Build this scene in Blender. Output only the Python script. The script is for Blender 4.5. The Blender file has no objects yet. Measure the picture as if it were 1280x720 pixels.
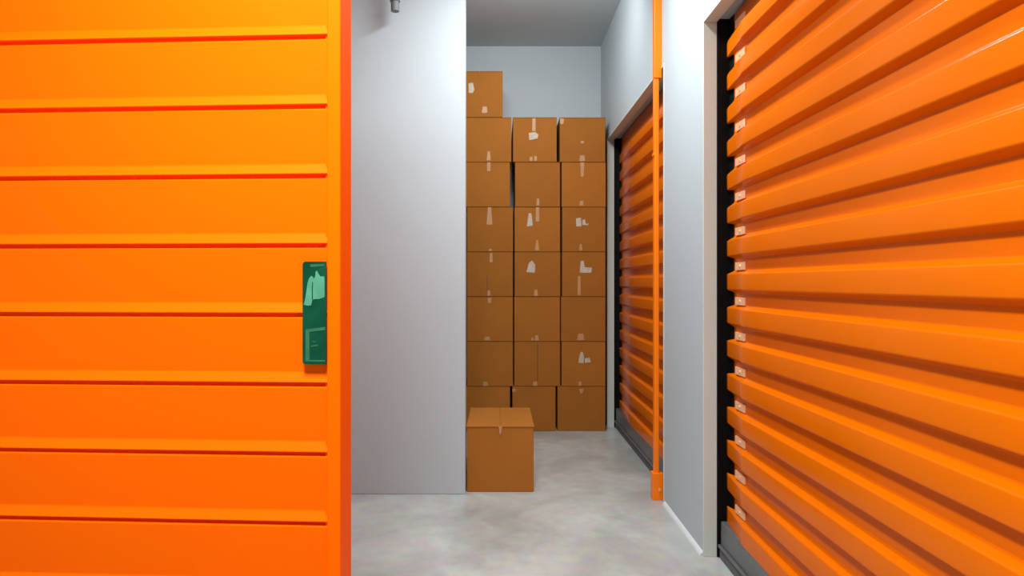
import bpy, bmesh, math, random
from mathutils import Vector, Matrix
random.seed(7)
sc = bpy.context.scene
COL = sc.collection
PI = math.pi

# ------------------------------------------------------------------ materials
def mat(name, col, rough=0.5, metal=0.0, var=0.0, var_scale=3.0, bump=0.0, bump_scale=60.0, coat=0.0, rnd=0.0, spec=0.5):
    m = bpy.data.materials.new(name); m.use_nodes = True
    nt = m.node_tree; N = nt.nodes; L = nt.links
    b = N['Principled BSDF']
    b.inputs['Roughness'].default_value = rough
    b.inputs['Metallic'].default_value = metal
    b.inputs['Specular IOR Level'].default_value = spec
    b.inputs['Coat Weight'].default_value = coat
    b.inputs['Coat Roughness'].default_value = 0.15
    tc = N.new('ShaderNodeTexCoord')
    base = N.new('ShaderNodeMix'); base.data_type = 'RGBA'; base.blend_type = 'MULTIPLY'
    base.inputs[0].default_value = 1.0
    base.inputs[6].default_value = (*col, 1)
    nz = N.new('ShaderNodeTexNoise'); nz.inputs['Scale'].default_value = var_scale; nz.inputs['Detail'].default_value = 5
    L.new(tc.outputs['Object'], nz.inputs['Vector'])
    mr = N.new('ShaderNodeMapRange')
    mr.inputs['From Min'].default_value = 0.3; mr.inputs['From Max'].default_value = 0.7
    mr.inputs['To Min'].default_value = 1 - var; mr.inputs['To Max'].default_value = 1 + var
    L.new(nz.outputs['Fac'], mr.inputs['Value'])
    out = mr.outputs['Result']
    if rnd:
        oi = N.new('ShaderNodeObjectInfo'); r2 = N.new('ShaderNodeMapRange')
        r2.inputs['To Min'].default_value = 1 - rnd; r2.inputs['To Max'].default_value = 1 + rnd
        L.new(oi.outputs['Random'], r2.inputs['Value'])
        mm = N.new('ShaderNodeMath'); mm.operation = 'MULTIPLY'
        L.new(out, mm.inputs[0]); L.new(r2.outputs['Result'], mm.inputs[1]); out = mm.outputs[0]
    cr = N.new('ShaderNodeCombineColor')
    for i in range(3): L.new(out, cr.inputs[i])
    L.new(cr.outputs[0], base.inputs[7])
    L.new(base.outputs[2], b.inputs['Base Color'])
    if bump:
        n2 = N.new('ShaderNodeTexNoise'); n2.inputs['Scale'].default_value = bump_scale; n2.inputs['Detail'].default_value = 4
        L.new(tc.outputs['Object'], n2.inputs['Vector'])
        bp = N.new('ShaderNodeBump'); bp.inputs['Strength'].default_value = bump; bp.inputs['Distance'].default_value = 0.01
        L.new(n2.outputs['Fac'], bp.inputs['Height']); L.new(bp.outputs['Normal'], b.inputs['Normal'])
    return m

M = {}
M['wall'] = mat('painted_wall', (.445, .51, .535), .6, var=.015, var_scale=1.2, bump=.05, bump_scale=90)
M['ceiling'] = mat('ceiling_board', (.54, .63, .66), .8, var=.02, var_scale=1.0)
M['orange'] = mat('orange_gate_paint', (.97, .130, .0002), .5, var=.02, var_scale=1.5, spec=.03)
M['orange_edge'] = mat('orange_edge_paint', (.97, .128, .0003), .45, var=.02, var_scale=1.5, spec=.02)
M['orange_roll'] = mat('orange_curtain_paint', (.66, .128, .0001), .19, var=.03, var_scale=2.5, bump=.02, bump_scale=25, spec=.065)
M['orange_post'] = mat('orange_post_paint', (.95, .2, .001), .3, spec=.3)
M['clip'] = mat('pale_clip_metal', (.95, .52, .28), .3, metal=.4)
M['frame'] = mat('beige_frame_paint', (.56, .62, .56), .7, var=.02, spec=.1)
M['black'] = mat('black_guide', (.004, .0035, .003), .6, spec=.1)
M['rail'] = mat('grey_bottom_rail', (.16, .17, .175), .4, metal=.5, var=.15, var_scale=12)
M['rubber'] = mat('grey_rubber_seal', (.10, .10, .10), .7, var=.2, var_scale=15)
M['steel'] = mat('grey_steel', (.17, .175, .18), .6, metal=0)
M['card'] = mat('brown_cardboard', (.33, .118, .0145), .8, var=.06, var_scale=4, bump=.06, bump_scale=120, rnd=.07, spec=.2)
M['seam'] = mat('cardboard_seam', (.14, .05, .012), .85)
M['tape'] = mat('beige_packing_tape', (.45, .23, .10), .45, var=.1, var_scale=20)
M['paper'] = mat('pale_paper_label', (.47, .40, .32), .6, var=.15, var_scale=40)
M['green'] = mat('dark_green_plastic', (.004, .055, .027), .3, var=.25, var_scale=18, spec=.08)
M['mint'] = mat('mint_print', (.075, .27, .16), .4, spec=.1, var=.15, var_scale=25)
M['leaf'] = mat('mid_green_print', (.03, .13, .06), .4, spec=.1, var=.15, var_scale=25)
M['skirt'] = mat('pale_sealant', (.60, .63, .65), .5)

def floor_mat():
    m = bpy.data.materials.new('polished_concrete'); m.use_nodes = True
    nt = m.node_tree; N = nt.nodes; L = nt.links; b = N['Principled BSDF']
    tc = N.new('ShaderNodeTexCoord')
    n1 = N.new('ShaderNodeTexNoise'); n1.inputs['Scale'].default_value = 1.6; n1.inputs['Detail'].default_value = 8; n1.inputs['Roughness'].default_value = .6; n1.inputs['Distortion'].default_value = .8
    L.new(tc.outputs['Object'], n1.inputs['Vector'])
    r = N.new('ShaderNodeValToRGB')
    e = r.color_ramp.elements
    e[0].position = .32; e[0].color = (.29, .31, .285, 1)
    e[1].position = .68; e[1].color = (.475, .505, .47, 1)
    x = e.new(.5); x.color = (.385, .41, .38, 1)
    L.new(n1.outputs['Fac'], r.inputs['Fac'])
    n2 = N.new('ShaderNodeTexNoise'); n2.inputs['Scale'].default_value = 14; n2.inputs['Detail'].default_value = 6
    L.new(tc.outputs['Object'], n2.inputs['Vector'])
    mx = N.new('ShaderNodeMix'); mx.data_type = 'RGBA'; mx.blend_type = 'OVERLAY'; mx.inputs[0].default_value = .25
    L.new(r.outputs['Color'], mx.inputs[6]); L.new(n2.outputs['Color'], mx.inputs[7])
    hs = N.new('ShaderNodeHueSaturation'); hs.inputs['Saturation'].default_value = .75
    L.new(mx.outputs[2], hs.inputs['Color'])
    L.new(hs.outputs['Color'], b.inputs['Base Color'])
    mr = N.new('ShaderNodeMapRange'); mr.inputs['To Min'].default_value = .22; mr.inputs['To Max'].default_value = .42
    L.new(n1.outputs['Fac'], mr.inputs['Value']); L.new(mr.outputs['Result'], b.inputs['Roughness'])
    return m
M['floor'] = floor_mat()

# ------------------------------------------------------------------ helpers
def link(name, bm, m, parent=None, smooth=False):
    me = bpy.data.meshes.new(name)
    bmesh.ops.recalc_face_normals(bm, faces=bm.faces)
    bm.to_mesh(me); bm.free()
    me.materials.append(M[m])
    if smooth:
        for p in me.polygons: p.use_smooth = True
    o = bpy.data.objects.new(name, me); COL.objects.link(o)
    if parent: o.parent = parent
    return o

def tag(o, label=None, cat=None, group=None, kind=None):
    if label: o['label'] = label
    if cat: o['category'] = cat
    if group: o['group'] = group
    if kind: o['kind'] = kind
    return o

def empty(name, loc, rz=0):
    o = bpy.data.objects.new(name, None); COL.objects.link(o)
    o.location = loc; o.rotation_euler = (0, 0, rz); o.empty_display_size = .1
    return o

def box(bm, x0, x1, y0, y1, z0, z1, bev=0.0, seg=2):
    r = bmesh.ops.create_cube(bm, size=1, matrix=Matrix.Translation(((x0+x1)/2, (y0+y1)/2, (z0+z1)/2)) @ Matrix.Diagonal((x1-x0, y1-y0, z1-z0, 1)))
    if bev:
        vs = set(r['verts']); es = [e for e in bm.edges if e.verts[0] in vs and e.verts[1] in vs]
        bmesh.ops.bevel(bm, geom=es, offset=bev, segments=seg, affect='EDGES', profile=.5)

def bx(name, m, parent, *a, bev=0.0, seg=2):
    bm = bmesh.new(); box(bm, *a, bev=bev, seg=seg)
    return link(name, bm, m, parent)

def prism_xz(name, m, parent, pts, y0, y1):
    """outline in x,z given a thickness in y"""
    bm = bmesh.new()
    a = [bm.verts.new((x, y0, z)) for x, z in pts]; b = [bm.verts.new((x, y1, z)) for x, z in pts]
    bm.faces.new(a); bm.faces.new(b[::-1])
    n = len(pts)
    for i in range(n): bm.faces.new((a[i], b[i], b[(i+1) % n], a[(i+1) % n]))
    return link(name, bm, m, parent)

def cyl(bm, p, q, r, n=20):
    p = Vector(p); q = Vector(q); d = q - p
    bmesh.ops.create_cone(bm, cap_ends=True, segments=n, radius1=r, radius2=r, depth=d.length,
                          matrix=Matrix.Translation((p+q)/2) @ d.to_track_quat('Z', 'Y').to_matrix().to_4x4())

def rounded(poly, rad, seg=3):
    """round the inner corners of an open 2-D polyline; returns points with the index of the source corner"""
    out = [poly[0]]
    for i in range(1, len(poly)-1):
        p0, p, p1 = Vector(poly[i-1][:2]), Vector(poly[i][:2]), Vector(poly[i+1][:2])
        a = (p0-p); b = (p1-p); r = min(rad, a.length*.45, b.length*.45)
        A = p + a.normalized()*r; B = p + b.normalized()*r
        for k in range(seg+1):
            t = k/seg
            q = A*(1-t)**2 + p*2*t*(1-t) + B*t*t
            out.append((q.x, q.y))
    out.append(poly[-1])
    return out

# ------------------------------------------------------------------ the setting
XW, ZC = .934, 3.42          # right wall plane, ceiling height
YB = 6.25                    # back wall
XL, YN = -1.95, -2.2
def struct(name, bm, m, label):
    return tag(link(name, bm, m), label, kind='structure')
bm = bmesh.new(); box(bm, XL-.15, 1.35, YN-.15, YB+.15, -.1, 0)
struct('floor', bm, 'floor', 'polished beige grey concrete floor of the storage corridor')
bm = bmesh.new(); box(bm, XL-.15, 1.35, YN-.15, YB+.15, ZC, ZC+.1)
struct('ceiling', bm, 'ceiling', 'plain grey ceiling over the back of the corridor')
bm = bmesh.new(); box(bm, XL-.15, 1.35, YB, YB+.15, 0, ZC)
struct('wall_back', bm, 'wall', 'plain grey back wall above the stacked cartons')
bm = bmesh.new(); box(bm, XL-.15, XL, YN, YB, 0, ZC)
struct('wall_left', bm, 'wall', 'plain grey side wall on the left, behind the orange panel door')
bm = bmesh.new(); box(bm, XL-.15, 1.35, YN-.15, YN, 0, ZC)
struct('wall_near', bm, 'wall', 'plain grey wall at the near end of the corridor')
# partition between the near bay and the back of the corridor
bm = bmesh.new(); box(bm, XL, -.2, 4.01, 4.13, 0, ZC, bev=.004)
struct('wall_partition', bm, 'wall', 'flat light grey partition wall facing the camera beside the orange panel door')
# right wall with its two openings
D1 = (.55, 3.11, 2.447)      # near roller door: near jamb, far jamb, head
D2 = (3.85, 5.88, 2.49)      # far roller door
bm = bmesh.new()
for y0, y1, z0 in ((YN, D1[0], 0), (D1[0], D1[1], D1[2]), (D1[1], D2[0], 0), (D2[0], D2[1], D2[2]), (D2[1], YB, 0)):
    box(bm, XW, 1.30, y0, y1, z0, ZC)
bmesh.ops.remove_doubles(bm, verts=bm.verts, dist=1e-5)
struct('wall_right', bm, 'wall', 'white grey right wall with openings for two orange roller doors')
# back panel closing off the roller-door openings
bm = bmesh.new(); box(bm, 1.30, 1.35, YN, YB, 0, ZC)
struct('wall_outer', bm, 'black', 'dark backing wall behind the roller doors')
bm = bmesh.new()
for y0, y1 in ((D1[1], D2[0]-.02), (D2[1], 5.9)):
    poly = [(XW, 0), (XW-.016, 0), (XW-.012, .008), (XW-.004, .016), (XW, .018)]
    a = [bm.verts.new((x, y0, z)) for x, z in poly]; b = [bm.verts.new((x, y1, z)) for x, z in poly]
    bm.faces.new(a); bm.faces.new(b[::-1])
    for i in range(len(poly)): bm.faces.new((a[i], b[i], b[(i+1) % 5], a[(i+1) % 5]))
struct('trim_1', bm, 'skirt', 'thin pale bead of sealant along the foot of the right wall')

# ------------------------------------------------------------------ roller doors
PITCH, RX, FX = .150, 1.035, 1.005      # rib pitch, x of recess, x of rib face
def roller_door(name, d, label, taper=.26):
    y0, y1, zh = d
    root = empty(name, (XW, (y0+y1)/2, 0)); tag(root, label, 'door', kind='structure')
    ox, oy = XW, (y0+y1)/2
    def P(bmx, nm, m, par=root, smooth=False):
        bmesh.ops.translate(bmx, verts=bmx.verts, vec=(-ox, -oy, 0)); return link(nm, bmx, m, par, smooth)
    # frame lining the opening: two jambs and a head
    bm = bmesh.new()
    box(bm, XW-.003, .992, y1-.012, y1-.0005, 0, zh, bev=.0015)
    P(bm, 'jamb', 'frame')
    bm = bmesh.new(); box(bm, XW-.003, .992, y0+.0005, y0+.012, 0, zh, bev=.0015); P(bm, 'jamb', 'frame')
    bm = bmesh.new(); box(bm, XW-.003, .992, y0+.012, y1-.012, zh-.012, zh-.0005, bev=.0015); P(bm, 'head_frame', 'frame')
    # black side guides, set behind the jambs
    for ya, yb in ((y1-.16, y1-.0005), (y0+.0005, y0+.16)):
        bm = bmesh.new(); box(bm, 1.046, 1.10, ya, yb, 0, zh, bev=.002)
        s = (y1-.02, y1-.0005) if ya > 2 and ya > (y0+y1)/2 else (y0+.0005, y0+.02)
        box(bm, .993, 1.046, s[0], s[1], 0, zh)
        P(bm, 'guide', 'black')
    bm = bmesh.new(); box(bm, 1.046, 1.10, y0+.16, y1-.16, zh-.10, zh-.0005, bev=.002); P(bm, 'head_seal', 'black')
    # corrugated curtain
    zt = .24
    ztops = []
    prof = []
    z = zt + PITCH*math.floor((zh-.03-zt)/PITCH)
    prof.append((zh-.015, 0.0))
    while z > .2:
        if z < zh-.03:
            prof += [(z+.010, 0.0), (z-.004, 1.0), (z-.072, 1.0), (z-.084, 0.0)]; ztops.append(z)
        z -= PITCH
    prof = prof[:-1]; prof.append((.160, 1.0)) if prof[-1][0] > .165 else None
    # rounding happens in real metres
    pr = rounded([(a, RX+(FX-RX)*b) for a, b in prof], .0045, 3)
    prr = [(a, (b-RX)/(FX-RX)) for a, b in pr]
    E = taper
    ys = [(y0+.02, 0), (y0+.17, 1)] + [(y0+.17+(y1-y0-.19-E)*k/6, 1) for k in range(1, 6)] + [(y1-.03-E, 1), (y1-.02-E, .97), (y1-.02-E*.9, .80), (y1-.02-E*.12, .22), (y1-.02, 0)]
    bm = bmesh.new(); rows = []
    for zz, dd in prr:
        row = []
        for i, (yy, f) in enumerate(ys):
            sh = 0
            if i == 0: sh = .09*(1-dd)
            if i >= len(ys)-2: sh = -.10*(1-dd)
            row.append(bm.verts.new((RX+(FX-RX)*dd*f, yy+sh, zz)))
        rows.append(row)
    for a, b in zip(rows, rows[1:]):
        for i in range(len(ys)-1): bm.faces.new((a[i], a[i+1], b[i+1], b[i]))
    cur = P(bm, 'curtain', 'orange_roll', smooth=True)
    so = cur.modifiers.new('thickness', 'SOLIDIFY'); so.thickness = .002; so.offset = 0
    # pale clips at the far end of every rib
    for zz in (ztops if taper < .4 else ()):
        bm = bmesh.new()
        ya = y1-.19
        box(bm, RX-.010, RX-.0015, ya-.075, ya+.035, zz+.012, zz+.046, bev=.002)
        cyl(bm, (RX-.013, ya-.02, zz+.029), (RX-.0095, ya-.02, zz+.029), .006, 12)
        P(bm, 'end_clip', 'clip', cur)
    # grey bottom rail with its rubber seal
    bm = bmesh.new(); box(bm, 1.004, 1.044, y0+.025, y1-.025, .045, .168, bev=.006)
    box(bm, .992, 1.004, y0+.025, y1-.025, .05, .064, bev=.003)
    rl = P(bm, 'bottom_rail', 'rail')
    bm = bmesh.new(); box(bm, .998, 1.050, y0+.025, y1-.025, 0, .0445, bev=.008, seg=3)
    P(bm, 'rubber_seal', 'rubber', rl)
    return root
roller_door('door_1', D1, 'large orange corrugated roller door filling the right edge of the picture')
roller_door('door_2', D2, 'far orange corrugated roller door beside the stacked cartons', .55)

# ------------------------------------------------------------------ orange panel door standing open on the left
gate = empty('door_3', (-.371, 1.6, 0), math.radians(-3.2))
tag(gate, 'wide orange panel door with horizontal grooves standing open on the left', 'door', kind='structure')
GW = 1.42; GT = .086; GH = 2.5; RIM = .032
GP = 87/531.25
z_g = 1.25 + (353-46)/531.25      # one groove height
gz = sorted([z_g - GP*k for k in range(-4, 12) if .03 < z_g-GP*k < GH-.02], reverse=True)
prof = [(GH-.02, 0.0)]
for z in gz:
    prof += [(z+.029, -.005), (z+.0055, .006), (z+.0045, -.013), (z-.0045, -.013), (z-.0055, .005)]
prof.append((.03, 0.0))
prr = rounded([(a, b) for a, b in prof], .0025, 2)
bm = bmesh.new()
a = [bm.verts.new((-GW+RIM, -d, z)) for z, d in prr]; b = [bm.verts.new((-RIM-.0005, -d, z)) for z, d in prr]
a2 = [bm.verts.new((-GW+RIM, .02, z)) for z in (prr[0][0], prr[-1][0])]; b2 = [bm.verts.new((-RIM-.0005, .02, z)) for z in (prr[0][0], prr[-1][0])]
for i in range(len(a)-1): bm.faces.new((a[i], b[i], b[i+1], a[i+1]))
bm.faces.new([b2[0]] + b + [b2[1]][:1]); bm.faces.new(([a2[0]] + a + [a2[1]])[::-1])
bm.faces.new((a[0], a2[0], b2[0], b[0])); bm.faces.new((a[-1], b[-1], b2[1], a2[1])); bm.faces.new((a2[0], a2[1], b2[1], b2[0]))
pan = link('panel', bm, 'orange', gate)
bm = bmesh.new(); box(bm, -RIM, 0, -.010, GT, .012, GH, bev=.0035, seg=3)
box(bm, -RIM-.006, -RIM, .001, GT-.002, .012, GH)
link('edge_post', bm, 'orange_edge', gate)
bm = bmesh.new(); box(bm, -GW, -GW+RIM, -.010, GT, .012, GH, bev=.0035, seg=3); link('edge_post', bm, 'orange', gate)
bx('top_rail', 'orange', gate, -GW+RIM, -RIM-.006, -.010, GT, GH-.02, GH, bev=.002)
bx('bottom_rail', 'orange', gate, -GW+RIM, -RIM-.006, -.010, GT, .012, .03, bev=.002)
bx('back_panel', 'orange', gate, -GW+RIM, -RIM-.007, GT-.012, GT-.002, .03, GH-.02)
for zz in (.3, 1.3, 2.25):
    bm = bmesh.new(); cyl(bm, (-GW-.012, .04, zz-.06), (-GW-.012, .04, zz+.06), .012, 16)
    h = link('hinge', bm, 'steel', gate)
    h['label'] = 'grey steel hinge barrel'
for zz in (.3, 1.3, 2.25):
    pass
# green sign fixed against the edge post
sx0, sx1, sz0, sz1 = -.0885, -.0325, 1.058, 1.299
def rr(x0, x1, z0, z1, r, corners=(1, 1, 1, 1), n=5):
    pts = []
    for (cx, cz, a0, on) in ((x0+r, z0+r, PI, corners[0]), (x1-r, z0+r, 1.5*PI, corners[1]), (x1-r, z1-r, 0, corners[2]), (x0+r, z1-r, .5*PI, corners[3])):
        if on:
            for k in range(n+1):
                t = a0 + .5*PI*k/n; pts.append((cx+r*math.cos(t), cz+r*math.sin(t)))
        else:
            pts.append((x0 if cx < (x0+x1)/2 else x1, z0 if cz < (z0+z1)/2 else z1))
    return pts
sg = prism_xz('sign', 'green', gate, rr(sx0, sx1, sz0, sz1, .008, (1, 0, 0, 1)), -.0145, -.0095)
sg['label'] = 'dark green sign with rounded corners and pale green print'
def S(px, py):     # a place on the sign, from its own 0..1 width and height
    return (sx0+(sx1-sx0)*px, sz1-(sz1-sz0)*py)
# pale shape in the upper half: two rounded lobes
prism_xz('pictogram', 'mint', sg, [S(*p) for p in ((.06,.42),(.12,.36),(.17,.29),(.22,.21),(.28,.165),(.37,.14),(.45,.15),(.47,.17),(.55,.145),(.56,.10),(.62,.09),(.68,.12),(.76,.145),(.93,.145),(.94,.20),(.94,.345),(.72,.365),(.52,.365),(.42,.375),(.37,.425),(.22,.43))], -.0152, -.0144)
prism_xz('pictogram', 'leaf', sg, [S(*p) for p in ((.32,.03),(.92,.025),(.94,.045),(.36,.055))], -.0152, -.0144)
prism_xz('pictogram_line', 'green', sg, [S(*p) for p in ((.42,.20),(.45,.20),(.44,.29),(.45,.37),(.41,.37),(.40,.29))], -.0157, -.0151)
bm = bmesh.new()
def quad(bm, pts, ya, yb):
    a = [bm.verts.new((x, ya, z)) for x, z in pts]; b = [bm.verts.new((x, yb, z)) for x, z in pts]
    bm.faces.new(a); bm.faces.new(b[::-1])
    for i in range(4): bm.faces.new((a[i], b[i], b[(i+1) % 4], a[(i+1) % 4]))
for q in (((.13,.66),(.97,.635),(.97,.665),(.13,.69)), ((.13,.69),(.30,.685),(.30,.97),(.13,.97)), ((.30,.955),(.97,.955),(.97,.972),(.30,.972)), ((.37,.815),(.66,.805),(.66,.82),(.37,.83)), ((.42,.77),(.55,.775),(.55,.785),(.42,.78))):
    quad(bm, [S(*p) for p in q], -.0152, -.0144)
link('print_frame', bm, 'leaf', sg)

# ------------------------------------------------------------------ thin orange post at the far doorway
post = empty('orange_post', (.907, 3.93, 0))
tag(post, 'thin orange metal post from floor to ceiling in front of the far roller door', 'post')
bm = bmesh.new(); box(bm, -.0145, .0125, -.02, .02, .13, ZC, bev=.003); link('pole', bm, 'orange_post', post)
bm = bmesh.new(); box(bm, -.0165, .0265, -.026, .022, 2.425, ZC-.001, bev=.002); link('upper_bracket', bm, 'orange_post', post)
bm = bmesh.new(); box(bm, -.026, .034, -.030, .03, 0, .155, bev=.003)
ft = link('foot_bracket', bm, 'orange_post', post)
bm = bmesh.new(); cyl(bm, (.014, -.034, .06), (.014, -.029, .06), .009, 6); b_ = link('bolt', bm, 'clip', ft); b_['label'] = 'pale bolt head'
bm = bmesh.new(); cyl(bm, (-.0225, -.008, 1.985), (-.016, -.008, 1.985), .010, 16); link('bolt', bm, 'orange_post', post)

# ------------------------------------------------------------------ grey bracket high on the partition
br = empty('wall_bracket', (-.597, 4.01, 2.95))
tag(br, 'small grey metal bracket high on the light partition wall at the top edge', 'bracket')
bx('mounting_plate', 'steel', br, -.05, .05, -.008, 0, .0, .16, bev=.002)
bm = bmesh.new(); box(bm, -.02, .02, -.125, -.008, .03, .06, bev=.003); link('arm', bm, 'steel', br)
bm = bmesh.new(); cyl(bm, (0, -.11, -.145), (0, -.11, .03), .024, 24); cyl(bm, (0, -.11, -.09), (0, -.11, -.075), .029, 24)
link('rod', bm, 'steel', br)

# ------------------------------------------------------------------ cartons
def carton(W, D, H, label, group, loc, seam=False, tapes=(), stickers=(), big=False, jitter=0):
    """origin at the middle of the bottom front edge; marks are given on the front face in metres from that origin"""
    root = empty('cardboard_box', loc, jitter)
    tag(root, label, 'box', group)
    bm = bmesh.new(); g = .0022
    box(bm, -W/2, W/2, 0, D, 0, H-.005, bev=.004, seg=2)
    link('carton_body', bm, 'card', root)
    # two top flaps meeting on the centre line
    o = .004 if big else .0
    for s in (-1, 1):
        xa, xb = (-W/2-o, -g) if s < 0 else (g, W/2+o)
        bx('flap', 'card', root, xa, xb, -o, D+o, H-.0048, H, bev=.0015)
    if not big: bx('tape', 'tape', root, -.022, .022, .03, D-.03, H+.0001, H+.0006)
    if seam:
        bx('seam', 'seam', root, seam[0]-.003, seam[0]+.003, -.0008, .0005, seam[1], seam[2])
    for (x, z0, z1, w0, w1) in tapes:      # torn strip of tape, wider at one end
        prism_xz('tape', 'tape', root, [(x-w1/2, z1), (x-w0*.55, z0+.004), (x-w0*.1, z0), (x+w0/2, z0+.003), (x+w1/2, z1)], -.0009, .0003)
    for pts in stickers:
        prism_xz('sticker', 'paper', root, pts, -.0012, .0003)
    return root

K = 850/5.71
ROW = .377
def fx(x): return (x-624)/K
def fz(y): return (353-y)/K + 1.25
rows = {   # row: (left box right edge, middle box edges, right box edges)
 0: (637.5, 640.5, 694.5, 697, 757),
 1: (641.2, 642.8, 700.3, 702, 757),
 2: (641.2, 642.8, 700.0, 701.2, 757),
 3: (641.0, 643.2, 700.5, 702.6, 757),
 4: (641.2, 643.2, 700.3, 702.8, 757),
 5: (637.5, 643.8, 700.2, 702.2, 757.5),
 6: (639.0, 641.2, 696.0, 699.8, 757),
}
tp = {   # tape scraps: (column,row) -> (x, y top, y bottom, width px bottom, width px top)
 ('A',7): [(606,133,141,7,5)], ('A',6): [(611,189,200.5,5,3)], ('A',5): [(611,202.5,214,4,4)],
 ('B',6): [(667.5,148,164,4,4),(664,196,201,4,3),(669.5,195,201,3,3)],
 ('C',6): [(728,194,201.5,7,5),(702.5,148,155,4,5),(728,176,179,4,4)], ('C',5): [(728,203,221,3,5),(727,251,257,5,4)],
 ('B',5): [(672.5,248,257,3.5,3)], ('A',4): [(612,259,281,7,4),(613,311,314,4,3)], ('B',4): [(672,258.5,277,4,4),(671.5,300,313,5,2)],
 ('C',4): [(726,305,313,4,2)], ('A',3): [(614,316,328,4,3),(611,363,370,4,3)], ('B',3): [(670,362,370,5,3)], ('C',3): [(724,345,369,4,3)],
 ('A',2): [(612,372,379,4,5),(609,421,425.5,8,5)], ('B',2): [(671,419,426,5,3),(665.5,422,426,3,2)], ('C',2): [(726,417,425.5,9,6)],
 ('A',1): [(607,477,484,7,4)], ('B',1): [(669,477,484,6,4)], ('C',1): [(725,477,483.5,4,3)],
 ('B',0): [(642.5,486,490,4,4)], ('C',0): [(727,486,492,3,6)],
}
def R(x0, y0, x1, y1): return [(x0, y1), (x1, y1), (x1, y0), (x0, y0)]
st = {
 ('A',7): [[(585.5,104),(591,103),(593,112),(591,116),(586,116)]],
 ('B',6): [[(661,166),(669,165),(673,168),(672,173),(661.5,175)]],
 ('B',4): [[(661,266),(664.5,267),(666,282),(658.5,283)]],
 ('C',4): [[(720,273),(726,272),(727,283),(720.5,283)], [(728,275),(731,274),(732.5,280),(736,279),(735,281.5),(728,281)]],
 ('B',3): [[(661,329),(665,325.5),(669,331),(668.5,341),(658,340)]],
 ('C',3): [[(726,326),(729.5,326),(731,334),(740,334.5),(739,341),(724.5,341)]],
 ('C',1): [[(726,440),(728.5,440),(730,446),(729.5,454),(723,453.5),(724,446)], [(731,448),(737,447),(738.5,453),(731,453.5)]],
}
rown = ['bottom row', 'second row up', 'third row up', 'fourth row up', 'fifth row up', 'sixth row up', 'highest full row']
coln = {'A': 'left', 'B': 'middle', 'C': 'right'}
extra = {
 ('A',0): 'partly behind the loose front box', ('B',0): 'partly behind the loose front box', ('C',0): 'standing on the bare floor',
 ('A',1): 'with a tape scrap at its foot', ('B',1): 'with a dark vertical seam on its face', ('C',1): 'with a pale paper label on its face',
 ('A',2): 'plain with a tape scrap', ('B',2): 'plain with no paper label', ('C',2): 'wide tape scrap at its foot',
 ('A',3): 'dark seam low on its face', ('B',3): 'with a square pale label on top left', ('C',3): 'with an L shaped pale label',
 ('A',4): 'long tape strip hanging from top', ('B',4): 'with a narrow pale label beside tape', ('C',4): 'with two small pale labels',
 ('A',5): 'beside the wide dark gap', ('B',5): 'to the right of the wide dark gap', ('C',5): 'with a faint tape strip',
 ('A',6): 'carrying the single topmost box', ('B',6): 'with tape and a pale label', ('C',6): 'in the upper right corner of the stack',
}
seams = {('B',1): (fx(672), .05, .36), ('A',3): (fx(609), .0, .175)}
G = 'brown cardboard boxes stacked against the back wall'
def place(c, r, xa, xb, z, h, label, y=5.71, jit=0):
    X = (fx(xa)+fx(xb))/2; W = fx(xb)-fx(xa)
    hh = h
    tapes = []
    for (x, yt, yb_, w0, w1) in tp.get((c, r), []):
        za = max(.002, fz(yb_)-z); zb = min(hh-.001, fz(yt)-z)
        tapes.append((fx(x)-X, za, zb, w0/K, w1/K))
    stk = [[(max(-W/2+.003, min(W/2-.003, fx(x)-X)), max(.003, min(hh-.003, fz(yy)-z))) for x, yy in q] for q in st.get((c, r), [])]
    sm = seams.get((c, r))
    if sm: sm = (sm[0]-X, sm[1], sm[2])
    return carton(W, .528, hh, label, G, (X, y, z), sm, tapes, stk)
WA = .385*K
for r in range(7):
    a, b0, b1, c0, c1 = rows[r]
    z = r*ROW + .0005
    h = ROW-.0022
    spec = (('A', a-WA, a), ('B', b0, b1), ('C', c0, c1))
    for c, xa, xb in spec:
        rowtxt = 'row' if r != 6 else 'row'
        lab = 'brown cardboard box, %s column, %s, %s' % (coln[c], rown[r], extra[(c, r)])
        o = place(c, r, xa, xb, z, h, lab, 5.71 + random.uniform(0, .008))
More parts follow.
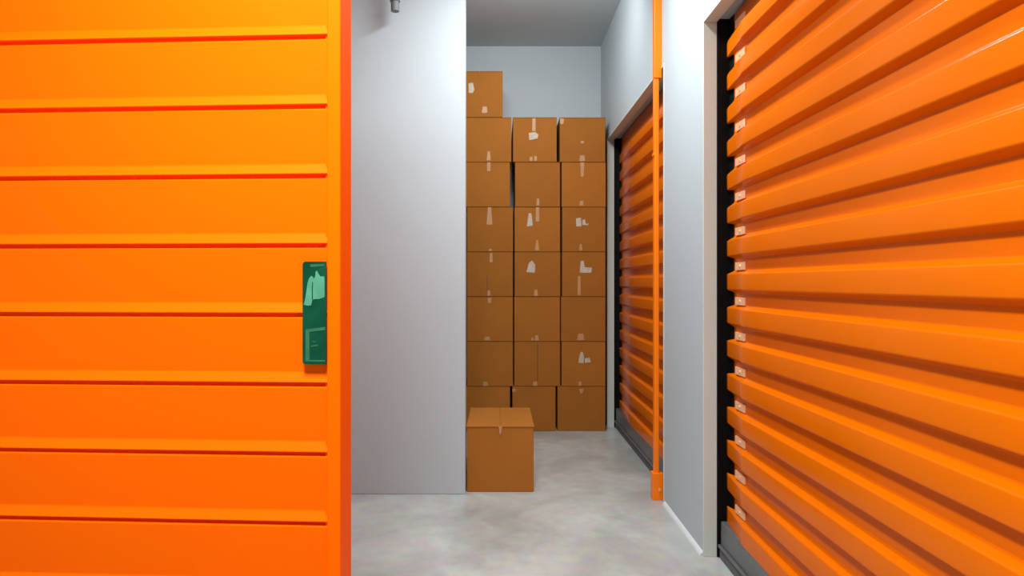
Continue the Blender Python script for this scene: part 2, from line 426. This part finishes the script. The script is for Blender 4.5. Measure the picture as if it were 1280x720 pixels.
place('A', 7, 628.3-WA, 628.3, 7*ROW+.0005, .386, 'single brown cardboard box on top of the stack, beside the bare back wall', 5.715)
# the loose box on the floor in front
xb0, xb1, yf = -.196, .2095, 4.14
fb = carton(xb1-xb0-.008, .60, .392, 'loose brown cardboard box alone on the floor in front of the stack', None, (((xb0+xb1)/2), 4.055, 0.0005), None, (), (), big=True)
W = xb1-xb0
prism_xz('tape', 'tape', fb, [(-.010, .392), (-.006, .352), (-.001, .338), (.005, .354), (.012, .392)], -.0052, -.0041)

# ------------------------------------------------------------------ light
def area(name, loc, size, sy, power, col, rot=(0, 0, 0), spread=PI):
    l = bpy.data.lights.new(name, 'AREA'); l.shape = 'RECTANGLE'; l.size = size; l.size_y = sy
    l.energy = power; l.color = col; l.spread = spread
    o = bpy.data.objects.new(name, l); COL.objects.link(o); o.location = loc; o.rotation_euler = rot
    return o
area('overhead_light', (.2, 3.05, 3.2), .25, .9, 62, (.95, .985, 1))
area('overhead_light', (-.35, .65, 2.65), .3, .9, 90, (.97, .985, 1))
area('overhead_light', (.15, 4.38, 3.34), .8, .12, 22, (.97, .985, 1), (math.radians(48), 0, 0))  # added fill, tilted to brighten the back wall and stacked boxes; no real fitting
w = bpy.data.worlds.new('world'); sc.world = w; w.use_nodes = True
w.node_tree.nodes['Background'].inputs[0].default_value = (.8, .85, .9, 1)
w.node_tree.nodes['Background'].inputs[1].default_value = .2

# ------------------------------------------------------------------ camera
cam = bpy.data.cameras.new('camera'); co = bpy.data.objects.new('camera', cam); COL.objects.link(co)
cam.sensor_width = 36; cam.lens = 850/1280*36
cam.shift_x = 16/1280; cam.shift_y = -7/1280
co.location = (0, 0, 1.25); co.rotation_euler = (PI/2, 0, 0)
cam.clip_start = .05
sc.camera = co
sc.view_settings.view_transform = 'Standard'; sc.view_settings.look = 'None'
sc.view_settings.exposure = 0.0; sc.view_settings.gamma = 1.0; sc.view_settings.use_curve_mapping = False
sc.cycles.max_bounces = 10; sc.cycles.diffuse_bounces = 6
sc.cycles.use_denoising = True
